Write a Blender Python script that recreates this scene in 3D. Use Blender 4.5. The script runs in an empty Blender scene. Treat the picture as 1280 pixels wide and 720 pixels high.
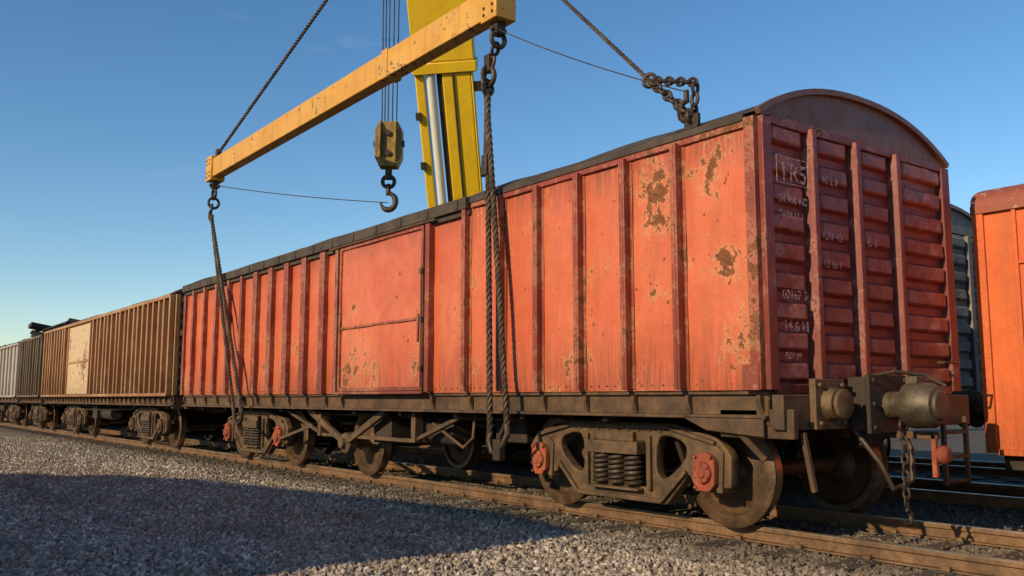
import bpy, bmesh, math, random
from mathutils import Vector, Matrix, noise
random.seed(7)
R=math.radians
scene=bpy.context.scene
# ---------------------------------------------------------------- nodes
class N:
    def __init__(s,nt): s.nt=nt; s.n=nt.nodes; s.l=nt.links
    def new(s,t,**k):
        n=s.n.new(t)
        for a,b in k.items(): setattr(n,a,b)
        return n
    def set(s,node,i,v):
        if isinstance(v,bpy.types.NodeSocket): s.l.new(v,node.inputs[i])
        else: node.inputs[i].default_value=v
    def math(s,op,a,b=0.0,c=None,clamp=False):
        n=s.new('ShaderNodeMath',operation=op); n.use_clamp=clamp
        s.set(n,0,a); s.set(n,1,b)
        if c is not None: s.set(n,2,c)
        return n.outputs[0]
    def mix(s,f,a,b,bt='MIX'):
        n=s.new('ShaderNodeMix',data_type='RGBA',blend_type=bt)
        s.set(n,0,f); s.set(n,6,a); s.set(n,7,b); return n.outputs[2]
    def mapr(s,v,a,b,c=0.0,d=1.0,smooth=False):
        n=s.new('ShaderNodeMapRange'); 
        if smooth: n.interpolation_type='SMOOTHSTEP'
        s.set(n,0,v); s.set(n,1,a); s.set(n,2,b); s.set(n,3,c); s.set(n,4,d); return n.outputs[0]
    def noise(s,vec,scale,detail=6,rough=.6,dist=0):
        n=s.new('ShaderNodeTexNoise'); s.set(n,'Vector',vec); s.set(n,'Scale',scale); s.set(n,'Detail',detail); s.set(n,'Roughness',rough); s.set(n,'Distortion',dist); return n.outputs[0]
    def mapping(s,vec,scale=(1,1,1),loc=(0,0,0),rot=(0,0,0)):
        n=s.new('ShaderNodeMapping'); s.set(n,0,vec); s.set(n,1,loc); s.set(n,2,rot); s.set(n,3,scale); return n.outputs[0]
    def coord(s,which='Object'): return s.new('ShaderNodeTexCoord').outputs[which]
    def bump(s,h,strength=.5,dist=.01):
        n=s.new('ShaderNodeBump'); s.set(n,'Height',h); s.set(n,'Strength',strength); s.set(n,'Distance',dist); return n.outputs[0]
def c4(c): return (c[0],c[1],c[2],1)
def newmat(name):
    m=bpy.data.materials.new(name); m.use_nodes=True; k=N(m.node_tree)
    return m,k,k.n['Principled BSDF']
def paint(name,col,col2,thr=.62,pale=(.62,.36,.24),rust=(.10,.035,.014),rust2=(.22,.085,.03),rough=.5,patches=[],grime=.35,streak=.4,palef=.55,zb=(1.3,2.0),seed=0,bump=.5,zt=None,pw=.05,crest=None,spots=0):
    m,k,b=newmat(name); co0=k.coord()
    co=k.mapping(co0,loc=(seed*3.1,seed*1.7,0)) if seed else co0
    n1=k.noise(co,1.1,6,.62); n2=k.noise(co,7.5,7,.68,.3); n3=k.noise(co,38,4,.7)
    st=k.noise(k.mapping(co,scale=(4,4,.6)),1.8,5,.6)
    st2=k.noise(k.mapping(co,scale=(16,16,.8)),2.0,4,.6)
    st3=k.noise(k.mapping(co,scale=(9,9,.5)),3.1,4,.65)
    mm=k.math('ADD',k.math('MULTIPLY',n1,.42),k.math('MULTIPLY',n2,.42))
    mm=k.math('ADD',mm,k.math('MULTIPLY',n3,.16))
    for (p,r,s_) in patches:
        d=k.new('ShaderNodeVectorMath',operation='DISTANCE'); k.set(d,0,co); k.set(d,1,p)
        f=k.mapr(d.outputs['Value'],0.0,r,s_,0.0)
        mm=k.math('ADD',mm,f)
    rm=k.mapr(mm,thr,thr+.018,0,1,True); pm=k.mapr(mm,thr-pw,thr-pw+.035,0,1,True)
    base=k.mix(k.mapr(n1,.35,.65),c4(col),c4(col2))
    base=k.mix(k.math('MULTIPLY',k.mapr(st,.48,.68),streak*.7),base,c4(rust2))
    base=k.mix(k.math('MULTIPLY',k.mapr(st3,.56,.74),streak*.6),base,c4([x*.4+.01 for x in col]))
    base=k.mix(k.math('MULTIPLY',k.mapr(st2,.60,.80),streak*.6),base,c4(pale))
    base=k.mix(k.math('MULTIPLY',k.mapr(n3,.35,.75),.30),base,c4([x*.5 for x in col]))
    base=k.mix(k.math('MULTIPLY',k.mapr(n2,.45,.7),.35),base,c4([x*.6 for x in col]))
    sz=k.new('ShaderNodeSeparateXYZ'); k.set(sz,0,co0)
    gz=k.mapr(sz.outputs[2],zb[0],zb[1],1,0); g=k.math('MULTIPLY',k.math('MULTIPLY',gz,k.mapr(st3,.3,.62)),grime)
    base=k.mix(g,base,c4((.10,.038,.018)))
    if zt:
        gz=k.mapr(sz.outputs[2],zt[1],zt[0],1,0); base=k.mix(k.math('MULTIPLY',k.math('MULTIPLY',gz,k.mapr(st2,.35,.6)),grime),base,c4((.09,.035,.018)))
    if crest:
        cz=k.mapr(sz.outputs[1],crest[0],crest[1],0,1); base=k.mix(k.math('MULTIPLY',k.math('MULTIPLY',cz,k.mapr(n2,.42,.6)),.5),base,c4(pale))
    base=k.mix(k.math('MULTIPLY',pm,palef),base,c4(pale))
    if spots:
        sn=k.noise(co,13,4,.55,.2); cl_=k.mapr(k.noise(co,1.9,3,.6),.62,.40,0,.07)
        sm_=k.mapr(k.math('SUBTRACT',sn,cl_),spots,spots+.02,0,1,True); rm=k.math('MAXIMUM',rm,sm_)
    rc=k.mix(k.mapr(n3,.35,.65),c4(rust),c4(rust2))
    fin=k.mix(rm,base,rc)
    k.set(b,'Base Color',fin)
    k.set(b,'Roughness',k.math('ADD',k.mapr(rm,0,1,rough,.88),k.mapr(n2,.3,.7,-.1,.14)))
    h=k.math('ADD',k.math('MULTIPLY',rm,-.5),k.math('ADD',k.math('MULTIPLY',n2,.5),k.math('MULTIPLY',n3,.35)))
    k.set(b,'Normal',k.bump(h,bump,.012))
    return m
def rusty(name,c1,c2,rough=.75,bump=.5,scale=14,metal=0.0):
    m,k,b=newmat(name); co=k.coord()
    n1=k.noise(co,2.3,6,.65); n2=k.noise(co,scale,6,.7); n3=k.noise(co,scale*5,3,.7)
    c=k.mix(k.mapr(n2,.35,.65),c4(c1),c4(c2)); c=k.mix(k.mapr(n1,.42,.62,0,.65),c,c4([x*.4 for x in c1]))
    k.set(b,'Base Color',c); k.set(b,'Roughness',k.mapr(n2,.3,.7,rough-.15,rough+.12)); b.inputs['Metallic'].default_value=metal
    k.set(b,'Normal',k.bump(k.math('ADD',n2,k.math('MULTIPLY',n3,.5)),bump,.01)); return m
# ---------------------------------------------------------------- mesh builder
def chaikin(pts,it=2):
    for _ in range(it):
        o=[]
        for i in range(len(pts)):
            a=Vector(pts[i]);b=Vector(pts[(i+1)%len(pts)]); o+= [a.lerp(b,.25),a.lerp(b,.75)]
        pts=o
    return pts
class MB:
    def __init__(s): s.bm=bmesh.new()
    def box(s,x0,x1,y0,y1,z0,z1):
        vs=[s.bm.verts.new((x,y,z)) for x in(x0,x1) for y in(y0,y1) for z in(z0,z1)]
        for f in((0,1,3,2),(4,6,7,5),(0,4,5,1),(2,3,7,6),(0,2,6,4),(1,5,7,3)): s.bm.faces.new([vs[i] for i in f])
        return s
    def beam(s,p,q,w,h,side=None):
        p=Vector(p);q=Vector(q);d=(q-p).normalized()
        a=Vector(side) if side else Vector((1,0,0))
        a=(a-d*a.dot(d)).normalized(); c=d.cross(a)
        vs=[]
        for o in(p,q):
            for i,j in((-1,-1),(1,-1),(1,1),(-1,1)): vs.append(s.bm.verts.new(o+a*(w/2*i)+c*(h/2*j)))
        for f in((3,2,1,0),(4,5,6,7),(0,1,5,4),(1,2,6,5),(2,3,7,6),(3,0,4,7)): s.bm.faces.new([vs[i] for i in f])
        return s
    def lathe(s,o,ax,prof,seg=36):
        o=Vector(o);ax=Vector(ax).normalized(); t=Vector((0,0,1)) if abs(ax.z)<.9 else Vector((0,1,0))
        u=ax.cross(t).normalized(); v=ax.cross(u); rings=[]
        for a,r in prof:
            if r<1e-5: rings.append([s.bm.verts.new(o+ax*a)])
            else: rings.append([s.bm.verts.new(o+ax*a+(u*math.cos(2*math.pi*i/seg)+v*math.sin(2*math.pi*i/seg))*r) for i in range(seg)])
        for A,B in zip(rings,rings[1:]):
            for i in range(seg):
                j=(i+1)%seg
                if len(A)==1 and len(B)==1: continue
                if len(A)==1: s.bm.faces.new((A[0],B[i],B[j]))
                elif len(B)==1: s.bm.faces.new((A[i],B[0],A[j]))
                else: s.bm.faces.new((A[i],B[i],B[j],A[j]))
        return s
    def cyl(s,p,q,r,seg=16,r2=None):
        p=Vector(p);q=Vector(q);L=(q-p).length
        return s.lathe(p,q-p,[(0,0),(0,r),(L,r2 if r2 is not None else r),(L,0)],seg)
    def tube(s,pts,r,seg=8,closed=False,rs=None):
        pts=[Vector(p) for p in pts]; n=len(pts); rings=[]; prev=None
        for i,p in enumerate(pts):
            if closed: d=(pts[(i+1)%n]-pts[i-1]).normalized()
            else: d=(pts[min(i+1,n-1)]-pts[max(i-1,0)]).normalized()
            if prev is None:
                t=Vector((0,0,1)) if abs(d.z)<.9 else Vector((1,0,0)); u=d.cross(t).normalized()
            else: u=(prev-d*prev.dot(d)).normalized()
            prev=u; v=d.cross(u); rr=rs[i] if rs else r
            rings.append([s.bm.verts.new(p+(u*math.cos(2*math.pi*k/seg)+v*math.sin(2*math.pi*k/seg))*rr) for k in range(seg)])
        m=n if closed else n-1
        for i in range(m):
            A=rings[i];B=rings[(i+1)%n]
            for k in range(seg): s.bm.faces.new((A[k],A[(k+1)%seg],B[(k+1)%seg],B[k]))
        if not closed:
            s.bm.faces.new(rings[0][::-1]); s.bm.faces.new(rings[-1])
        return s
    def prism(s,pts,off):
        off=Vector(off); A=[s.bm.verts.new(p) for p in pts]; B=[s.bm.verts.new(Vector(p)+off) for p in pts]; n=len(A)
        s.bm.faces.new(A); s.bm.faces.new(B[::-1])
        for i in range(n): s.bm.faces.new((A[i],B[i],B[(i+1)%n],A[(i+1)%n]))
        return s
    def grid(s,nu,nv,fn):
        V=[[s.bm.verts.new(fn(i/nu,j/nv)) for j in range(nv+1)] for i in range(nu+1)]
        for i in range(nu):
            for j in range(nv): s.bm.faces.new((V[i][j],V[i+1][j],V[i+1][j+1],V[i][j+1]))
        return s
    def rivet(s,p,n,r=.012):
        return s.lathe(p,n,[(0,r),(r*.5,r*.8),(r*.8,0)],6)
    def plate(s,outline,holes,x,half,bev=.012):
        """flat cast plate in the YZ plane with rounded outline and lightening holes"""
        cu=bpy.data.curves.new('tmp','CURVE'); cu.dimensions='2D'; cu.fill_mode='BOTH'; cu.extrude=half-bev; cu.bevel_depth=bev; cu.bevel_resolution=2; cu.offset=-bev
        for pts in [outline]+holes:
            sp=cu.splines.new('POLY'); sp.points.add(len(pts)-1); sp.use_cyclic_u=True
            for i,p in enumerate(pts): sp.points[i].co=(p[0],p[1],0,1)
        o=bpy.data.objects.new('tmp',cu); scene.collection.objects.link(o); bpy.context.view_layer.update()
        me=bpy.data.meshes.new_from_object(o.evaluated_get(bpy.context.evaluated_depsgraph_get()))
        me.transform(Matrix(((0,0,1,x),(1,0,0,0),(0,1,0,0),(0,0,0,1)))); s.bm.from_mesh(me)
        bpy.data.objects.remove(o); bpy.data.curves.remove(cu); bpy.data.meshes.remove(me)
        return s
    def chain(s,p,q,link=.1,r=.011):
        p=Vector(p);q=Vector(q);d=(q-p).normalized();L=(q-p).length;n=max(1,int(L/(link*.72)))
        t=Vector((0,0,1)) if abs(d.z)<.9 else Vector((1,0,0)); u=d.cross(t).normalized(); v=d.cross(u)
        for i in range(n):
            c=p+d*(L*(i+.5)/n); a=u if i%2 else v; pts=[]
            for k in range(14):
                th=2*math.pi*k/14; pts.append(c+d*(math.cos(th)*link*.5)+a*(math.sin(th)*link*.3))
            s.tube(pts,r,6,True)
        return s
    def rope(s,p,q,r,sag=0,pitch=.22,step=.035):
        p=Vector(p);q=Vector(q);L=(q-p).length;n=max(8,int(L/step)); d=(q-p).normalized()
        t=Vector((0,0,1)) if abs(d.z)<.9 else Vector((1,0,0)); u=d.cross(t).normalized(); v=d.cross(u)
        for k in range(3):
            pts=[]
            for i in range(n+1):
                f=i/n; th=2*math.pi*(f*L/pitch+k/3)
                pts.append(p.lerp(q,f)+Vector((0,-.3*sag*4*f*(1-f),-sag*4*f*(1-f)))+(u*math.cos(th)+v*math.sin(th))*r*.52)
            s.tube(pts,r*.56,6)
        return s
    def hook(s,top,size,side=(0,1,0)):
        top=Vector(top);sd=Vector(side).normalized();pts=[];rs=[]
        pts+= [top,top-Vector((0,0,size*.35))];rs+=[size*.09,size*.1]
        c=top-Vector((0,0,size*.72))
        for k in range(13):
            a=R(100-k*23); pts.append(c+sd*(math.cos(a)*size*.3)+Vector((0,0,math.sin(a)*size*.34))); rs.append(size*(.12 if 2<k<10 else .09)*(1 if k<11 else .6))
        return s.tube(pts,0,10,rs=rs)
    def ring(s,c,rad,r,n=(1,0,0)):
        n=Vector(n).normalized(); t=Vector((0,0,1)) if abs(n.z)<.9 else Vector((0,1,0)); u=n.cross(t).normalized(); v=n.cross(u); c=Vector(c)
        return s.tube([c+u*math.cos(2*math.pi*k/20)*rad+v*math.sin(2*math.pi*k/20)*rad for k in range(20)],r,8,True)
    def done(s,name,mat,parent=None,bevel=0.0,smooth=True):
        bmesh.ops.recalc_face_normals(s.bm,faces=s.bm.faces[:])
        me=bpy.data.meshes.new(name); s.bm.to_mesh(me); s.bm.free()
        if smooth:
            for p in me.polygons: p.use_smooth=True
            me.set_sharp_from_angle(angle=R(38))
        o=bpy.data.objects.new(name,me); scene.collection.objects.link(o); me.materials.append(mat)
        if bevel:
            b=o.modifiers.new('bevel','BEVEL'); b.width=bevel; b.segments=2; b.limit_method='ANGLE'; b.angle_limit=R(50)
        if parent:
            o.parent=parent; o.matrix_parent_inverse=Matrix.Translation(parent.location).inverted()
        return o
def empty(name,loc=(0,0,0)):
    e=bpy.data.objects.new(name,None); e.location=loc; scene.collection.objects.link(e); e.empty_display_size=.3; return e
# ---------------------------------------------------------------- materials
RED=(.55,.105,.040); RED2=(.64,.165,.072)
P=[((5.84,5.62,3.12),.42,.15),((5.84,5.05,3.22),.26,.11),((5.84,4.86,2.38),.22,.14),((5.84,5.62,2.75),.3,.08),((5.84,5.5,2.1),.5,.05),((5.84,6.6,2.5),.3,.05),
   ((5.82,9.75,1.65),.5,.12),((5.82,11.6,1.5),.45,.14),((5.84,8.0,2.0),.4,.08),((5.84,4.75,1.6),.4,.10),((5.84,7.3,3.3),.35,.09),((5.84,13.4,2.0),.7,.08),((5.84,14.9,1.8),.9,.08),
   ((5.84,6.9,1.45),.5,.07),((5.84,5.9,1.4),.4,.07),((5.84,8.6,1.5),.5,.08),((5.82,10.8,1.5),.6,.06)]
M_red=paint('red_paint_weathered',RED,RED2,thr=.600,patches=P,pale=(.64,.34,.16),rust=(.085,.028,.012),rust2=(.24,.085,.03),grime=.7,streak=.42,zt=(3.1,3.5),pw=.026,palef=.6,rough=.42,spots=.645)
M_redrib=paint('red_paint_ribs_shaded',(.19,.032,.017),(.33,.062,.03),thr=.55,pale=(.4,.17,.10),grime=.6)  # rusty red darkened: shade of the rib sides painted into the colour
M_end=paint('red_paint_end_shaded',(.22,.030,.021),(.29,.044,.03),thr=.60,pale=(.44,.20,.15),rust=(.055,.02,.013),rust2=(.12,.042,.02),palef=.5,grime=.6,streak=.5,crest=(4.47,4.445),spots=.67)  # wagon red darkened: end-face shade is put into the colour; crests paler
M_roofend=paint('brown_roof_end',(.15,.06,.035),(.19,.082,.05),thr=.61,pale=(.3,.17,.12))
M_roof=rusty('roof_felt_dark',(.05,.036,.026),(.085,.06,.042),.8,.6,9)
M_sill=rusty('underframe_brown',(.06,.032,.015),(.135,.07,.03),.7,.6,8)
M_dark=rusty('underframe_dark',(.028,.018,.011),(.05,.03,.018),.8,.5,10)
M_bogie=rusty('bogie_cast_steel',(.07,.04,.019),(.155,.088,.038),.62,.8,9)
M_wheel=rusty('wheel_steel',(.07,.038,.02),(.145,.08,.038),.5,.5,9,.25)
M_tread=rusty('wheel_tread_steel',(.30,.23,.16),(.40,.32,.24),.35,.1,30,.8)
M_orust=rusty('axlebox_red_rust',(.34,.042,.02),(.30,.115,.045),.75,.9,18)
M_brown=paint('brown_paint_weathered',(.18,.078,.03),(.28,.13,.05),thr=.60,pale=(.42,.29,.16),grime=.7,zb=(1.3,2.4),seed=2,streak=.6)
M_brownrib=paint('brown_paint_ribs',(.31,.145,.05),(.45,.235,.095),thr=.58,pale=(.45,.30,.16),seed=3,streak=.6,zb=(1.3,2.2),grime=.6)
M_beige=paint('faded_beige_paint',(.60,.43,.24),(.50,.30,.14),thr=.54,pale=(.68,.54,.38),seed=4,grime=.6)
M_darkw=paint('dark_brown_wagon',(.11,.075,.04),(.16,.105,.055),thr=.6,pale=(.22,.17,.1),seed=5)
M_gray=paint('grey_wagon_paint',(.34,.31,.27),(.42,.385,.33),thr=.60,pale=(.48,.44,.37),seed=6,streak=.5)
M_gray2=paint('dark_grey_wagon_paint',(.19,.165,.14),(.25,.22,.19),thr=.60,pale=(.38,.34,.28),seed=6,streak=.5,rough=.7)
M_orange=paint('orange_red_paint',(.60,.10,.018),(.66,.135,.028),thr=.64,pale=(.7,.3,.12),streak=.35,seed=8,grime=.6,zb=(.7,1.5))
M_yellow=paint('crane_yellow_paint',(.72,.44,.010),(.78,.50,.016),thr=.66,pale=(.7,.55,.2),streak=.2,grime=0,rough=.4,seed=9)
M_spread=paint('spreader_orange_paint',(.58,.27,.032),(.66,.345,.05),thr=.575,pale=(.66,.44,.18),rust=(.11,.045,.015),rust2=(.26,.11,.03),streak=.55,grime=0,seed=10,pw=.03,spots=.63)
M_rope=rusty('wire_rope_steel',(.045,.030,.020),(.11,.068,.038),.6,.3,40,.3)
M_hook=rusty('forged_hook_steel',(.035,.025,.018),(.09,.055,.032),.55,.4,25,.4)
M_block=rusty('hook_block_paint',(.14,.085,.022),(.58,.34,.04),.6,.5,6)
M_chrome,k_,b_=newmat('hydraulic_rod'); k_.set(b_,'Base Color',(.72,.70,.60,1)); k_.set(b_,'Roughness',k_.mapr(k_.noise(k_.coord(),4),.3,.7,.3,.5)); b_.inputs['Metallic'].default_value=.2
M_rail=rusty('rail_steel',(.15,.08,.038),(.24,.135,.065),.55,.3,20,.2)
M_railtop=rusty('rail_head_worn',(.36,.27,.17),(.46,.35,.23),.4,.15,30,.5)
M_tie=rusty('sleeper_wood',(.05,.036,.024),(.10,.07,.045),.9,.8,12)
M_rubber=rusty('tyre_rubber',(.02,.02,.02),(.035,.033,.03),.85,.3,20)
M_buffer=rusty('buffer_dark_steel',(.05,.042,.028),(.12,.088,.052),.5,.6,8,.2)
m,k,b=newmat('cab_glass'); k.set(b,'Base Color',(.02,.03,.035,1)); k.set(b,'Roughness',k.mapr(k.noise(k.coord(),6),.3,.7,.05,.15)); M_glass=m
m,k,b=newmat('worn_stencil_paint'); co=k.coord()
k.set(b,'Base Color',(.62,.48,.41,1)); k.set(b,'Alpha',k.mapr(k.noise(co,26,6,.7),.42,.58,0,.8)); k.set(b,'Roughness',k.mapr(k.noise(co,9),.3,.7,.6,.8)); M_sten=m
# ground
def hgt(x,y):
    a=max(0,min(1,(5.6-x)/1.5))
    v=noise.noise(Vector((x*.55,y*.35,0)))*.07+noise.noise(Vector((x*1.7,y*1.3,4)))*.035
    return v*a*(1 if -20<y<60 and x>-25 else 0)
m,k,b=newmat('gravel_ground'); co=k.coord()
vr=k.new('ShaderNodeTexVoronoi'); k.set(vr,'Vector',co); k.set(vr,'Scale',30.0)
vr2=k.new('ShaderNodeTexVoronoi'); k.set(vr2,'Vector',co); k.set(vr2,'Scale',62.0)
vc=k.new('ShaderNodeSeparateColor'); k.set(vc,0,vr.outputs['Color'])
n1=k.noise(co,.35,6,.6); n2=k.noise(co,3,6,.65); n4=k.noise(k.mapping(co,scale=(1.6,.35,1)),.9,6,.65)
c=k.mix(vc.outputs[0],(.17,.14,.11,1),(.38,.32,.25,1)); c=k.mix(k.mapr(n1,.4,.62,0,.5),c,(.23,.155,.09,1)); c=k.mix(k.mapr(n2,.4,.7,0,.4),c,(.12,.095,.072,1)); c=k.mix(k.mapr(n4,.5,.66,0,.6),c,(.095,.073,.052,1))  # last mix paints shadow streaks and brown dust into the gravel
sx=k.new('ShaderNodeSeparateXYZ'); k.set(sx,0,co)
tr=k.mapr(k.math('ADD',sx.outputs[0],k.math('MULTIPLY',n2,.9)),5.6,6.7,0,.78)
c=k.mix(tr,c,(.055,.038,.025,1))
k.set(b,'Base Color',c); k.set(b,'Roughness',.95)
h=k.math('ADD',k.math('MULTIPLY',vr.outputs['Distance'],-1.0),k.math('MULTIPLY',vr2.outputs['Distance'],-.5))
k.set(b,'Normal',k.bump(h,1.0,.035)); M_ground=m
m,k,b=newmat('gravel_stones'); co=k.coord()
oi=k.new('ShaderNodeObjectInfo'); rd=oi.outputs['Random']
geo=k.new('ShaderNodeNewGeometry').outputs['Position']
c=k.mix(rd,(.14,.117,.095,1),(.42,.36,.29,1)); c=k.mix(k.math('GREATER_THAN',k.math('FRACT',k.math('MULTIPLY',rd,17.3)),.88),c,(.58,.52,.44,1))
c=k.mix(k.mapr(k.noise(geo,.35,4,.6),.4,.62,0,.45),c,(.25,.17,.10,1))
c=k.mix(k.mapr(k.noise(k.mapping(geo,scale=(1.6,.35,1)),.9,6,.65),.5,.66,0,.55),c,(.095,.073,.052,1))  # same painted shadow streaks and dust, carried over the stones
sx=k.new('ShaderNodeSeparateXYZ'); k.set(sx,0,geo)
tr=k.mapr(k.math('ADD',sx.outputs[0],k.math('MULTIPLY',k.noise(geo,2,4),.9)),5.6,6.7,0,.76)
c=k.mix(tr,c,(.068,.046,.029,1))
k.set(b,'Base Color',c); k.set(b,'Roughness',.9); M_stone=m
# ---------------------------------------------------------------- ground sheet
def axis(lo,hi,step):
    v=[-1500,-600,-250,-120,-60,-35]; v=[a for a in v if a<lo-1]
    a=lo
    while a<=hi: v.append(a); a+=step
    return v+[b_ for b_ in(70,120,250,600,1500) if b_>hi+1]
xs=axis(-14,16,.3); ys=axis(-10,50,.4)
bm=bmesh.new(); V=[[bm.verts.new((x,y,hgt(x,y))) for y in ys] for x in xs]
for i in range(len(xs)-1):
    for j in range(len(ys)-1): bm.faces.new((V[i][j],V[i+1][j],V[i+1][j+1],V[i][j+1]))
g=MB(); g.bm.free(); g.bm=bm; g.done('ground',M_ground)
gb=MB(); fx,fy=.6,.8; step=.25; lay=gb.bm.verts.layers.float.new('dens')
for i in range(int(26/step)):
    for j in range(int(44/step)):
        x=-8+i*step; y=-4+j*step; D=x*fx+y*fy; lat=x*fy-y*fx
        if D<4.4 or D>30 or abs(lat)>.62*D+1.2 or x>13.5: continue
        dn=560 if D<9 else (350 if D<14 else (150 if D<20 else 60))
        if x>8.9: dn*=.45
        vs=[]
        for dx,dy in((0,0),(step,0),(step,step),(0,step)):
            v=gb.bm.verts.new((x+dx,y+dy,hgt(x+dx,y+dy)+.004)); v[lay]=dn; vs.append(v)
        gb.bm.faces.new(vs)
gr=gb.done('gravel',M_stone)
ng=bpy.data.node_groups.new('scatter_gravel','GeometryNodeTree')
ng.interface.new_socket('Geometry',in_out='INPUT',socket_type='NodeSocketGeometry'); ng.interface.new_socket('Geometry',in_out='OUTPUT',socket_type='NodeSocketGeometry')
K=N(ng); gi=K.new('NodeGroupInput'); go=K.new('NodeGroupOutput')
dp=K.new('GeometryNodeDistributePointsOnFaces'); na=K.new('GeometryNodeInputNamedAttribute',data_type='FLOAT'); na.inputs['Name'].default_value='dens'
K.l.new(gi.outputs[0],dp.inputs['Mesh']); K.l.new(na.outputs['Attribute'],dp.inputs['Density'])
ico=K.new('GeometryNodeMeshIcoSphere'); ico.inputs['Radius'].default_value=1; ico.inputs['Subdivisions'].default_value=2
sp=K.new('GeometryNodeSetPosition'); nz=K.new('ShaderNodeTexNoise'); nz.inputs['Scale'].default_value=1.1; nz.inputs['Detail'].default_value=2
pos=K.new('GeometryNodeInputPosition'); K.l.new(pos.outputs[0],nz.inputs['Vector'])
vm=K.new('ShaderNodeVectorMath',operation='SUBTRACT'); K.l.new(nz.outputs['Color'],vm.inputs[0]); vm.inputs[1].default_value=(.5,.5,.5)
vs_=K.new('ShaderNodeVectorMath',operation='SCALE'); K.l.new(vm.outputs[0],vs_.inputs[0]); vs_.inputs['Scale'].default_value=1.9
K.l.new(ico.outputs['Mesh'],sp.inputs['Geometry']); K.l.new(vs_.outputs[0],sp.inputs['Offset'])
sm=K.new('GeometryNodeSetMaterial'); sm.inputs['Material'].default_value=M_stone; K.l.new(sp.outputs[0],sm.inputs['Geometry'])
io=K.new('GeometryNodeInstanceOnPoints'); K.l.new(dp.outputs['Points'],io.inputs['Points']); K.l.new(sm.outputs[0],io.inputs['Instance'])
rr=K.new('FunctionNodeRandomValue',data_type='FLOAT_VECTOR'); rr.inputs[0].default_value=(0,0,0); rr.inputs[1].default_value=(6.28,6.28,6.28)
rs=K.new('FunctionNodeRandomValue',data_type='FLOAT_VECTOR'); rs.inputs[0].default_value=(.010,.010,.008); rs.inputs[1].default_value=(.038,.031,.025); rs.inputs['Seed'].default_value=5
K.l.new(rr.outputs[0],io.inputs['Rotation']); K.l.new(rs.outputs[0],io.inputs['Scale']); K.l.new(io.outputs[0],go.inputs[0])
md=gr.modifiers.new('scatter','NODES'); md.node_group=ng
# ---------------------------------------------------------------- tracks
def track(cx,y0,y1):
    e=empty('railway_track',(cx,(y0+y1)/2,0)); b=MB(); t=MB(); s_=MB()
    for sg in(-1,1):
        x=cx+sg*.715
        b.box(x-.065,x+.065,y0,y1,.025,.04); b.box(x-.012,x+.012,y0,y1,.04,.12); b.box(x-.035,x+.035,y0,y1,.12,.154)
        t.box(x-.031,x+.031,y0,y1,.1545,.16)
    y=y0
    while y<y1:
        w=random.uniform(-.03,.03); s_.box(cx-1.3+w,cx+1.3+w,y,y+.24,-.1,random.uniform(.018,.03))
        for sg in(-1,1):
            x=cx+sg*.715
            if -4<y<24: s_.box(x-.12,x+.12,y+.04,y+.2,.02,.036); b.box(x+.07,x+.11,y+.07,y+.13,.036,.07); b.box(x-.11,x-.07,y+.07,y+.13,.036,.07)
        y+=.62
    b.done('rails',M_rail,e,.004); t.done('rail_heads',M_railtop,e); s_.done('sleepers',M_tie,e,.008)
track(7.29,-14,150); track(11.49,-14,150); track(15.7,-14,150)
# ---------------------------------------------------------------- running gear
WR=.46
def wheelset(cx,y,par,tag,full=True):
    w=MB(); t=MB()
    for s in(-1,1):
        x=cx+s*.75; ax=(-s,0,0)
        prof=[(-.10,0),(-.10,.07),(-.115,.075),(-.115,.11),(-.09,.13),(-.07,.18),(-.055,.355),(-.12,.385),(-.12,.475),(-.11,.49),(-.095,.485),(-.085,.462)]
        prof2=[(.03,.452),(.034,.385),(-.01,.355),(-.01,.2),(.05,.13),(.06,.0)]
        z=.16+WR
        w.lathe((x,y,z),ax,[(a,r*.995 if r>.45 else r) for a,r in prof]+[(-.085,.455)]+[(.03,.448)]+prof2[1:],44)
        t.lathe((x,y,z),ax,[(-.086,.4585),(.0305,.4545),(.0335,.40)],44)
    w.cyl((cx-1.2,y,.16+WR),(cx+1.2,y,.16+WR),.075,14)
    w.done('wheels_'+tag,M_wheel,par,0); t.done('treads_'+tag,M_tread,par)
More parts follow.
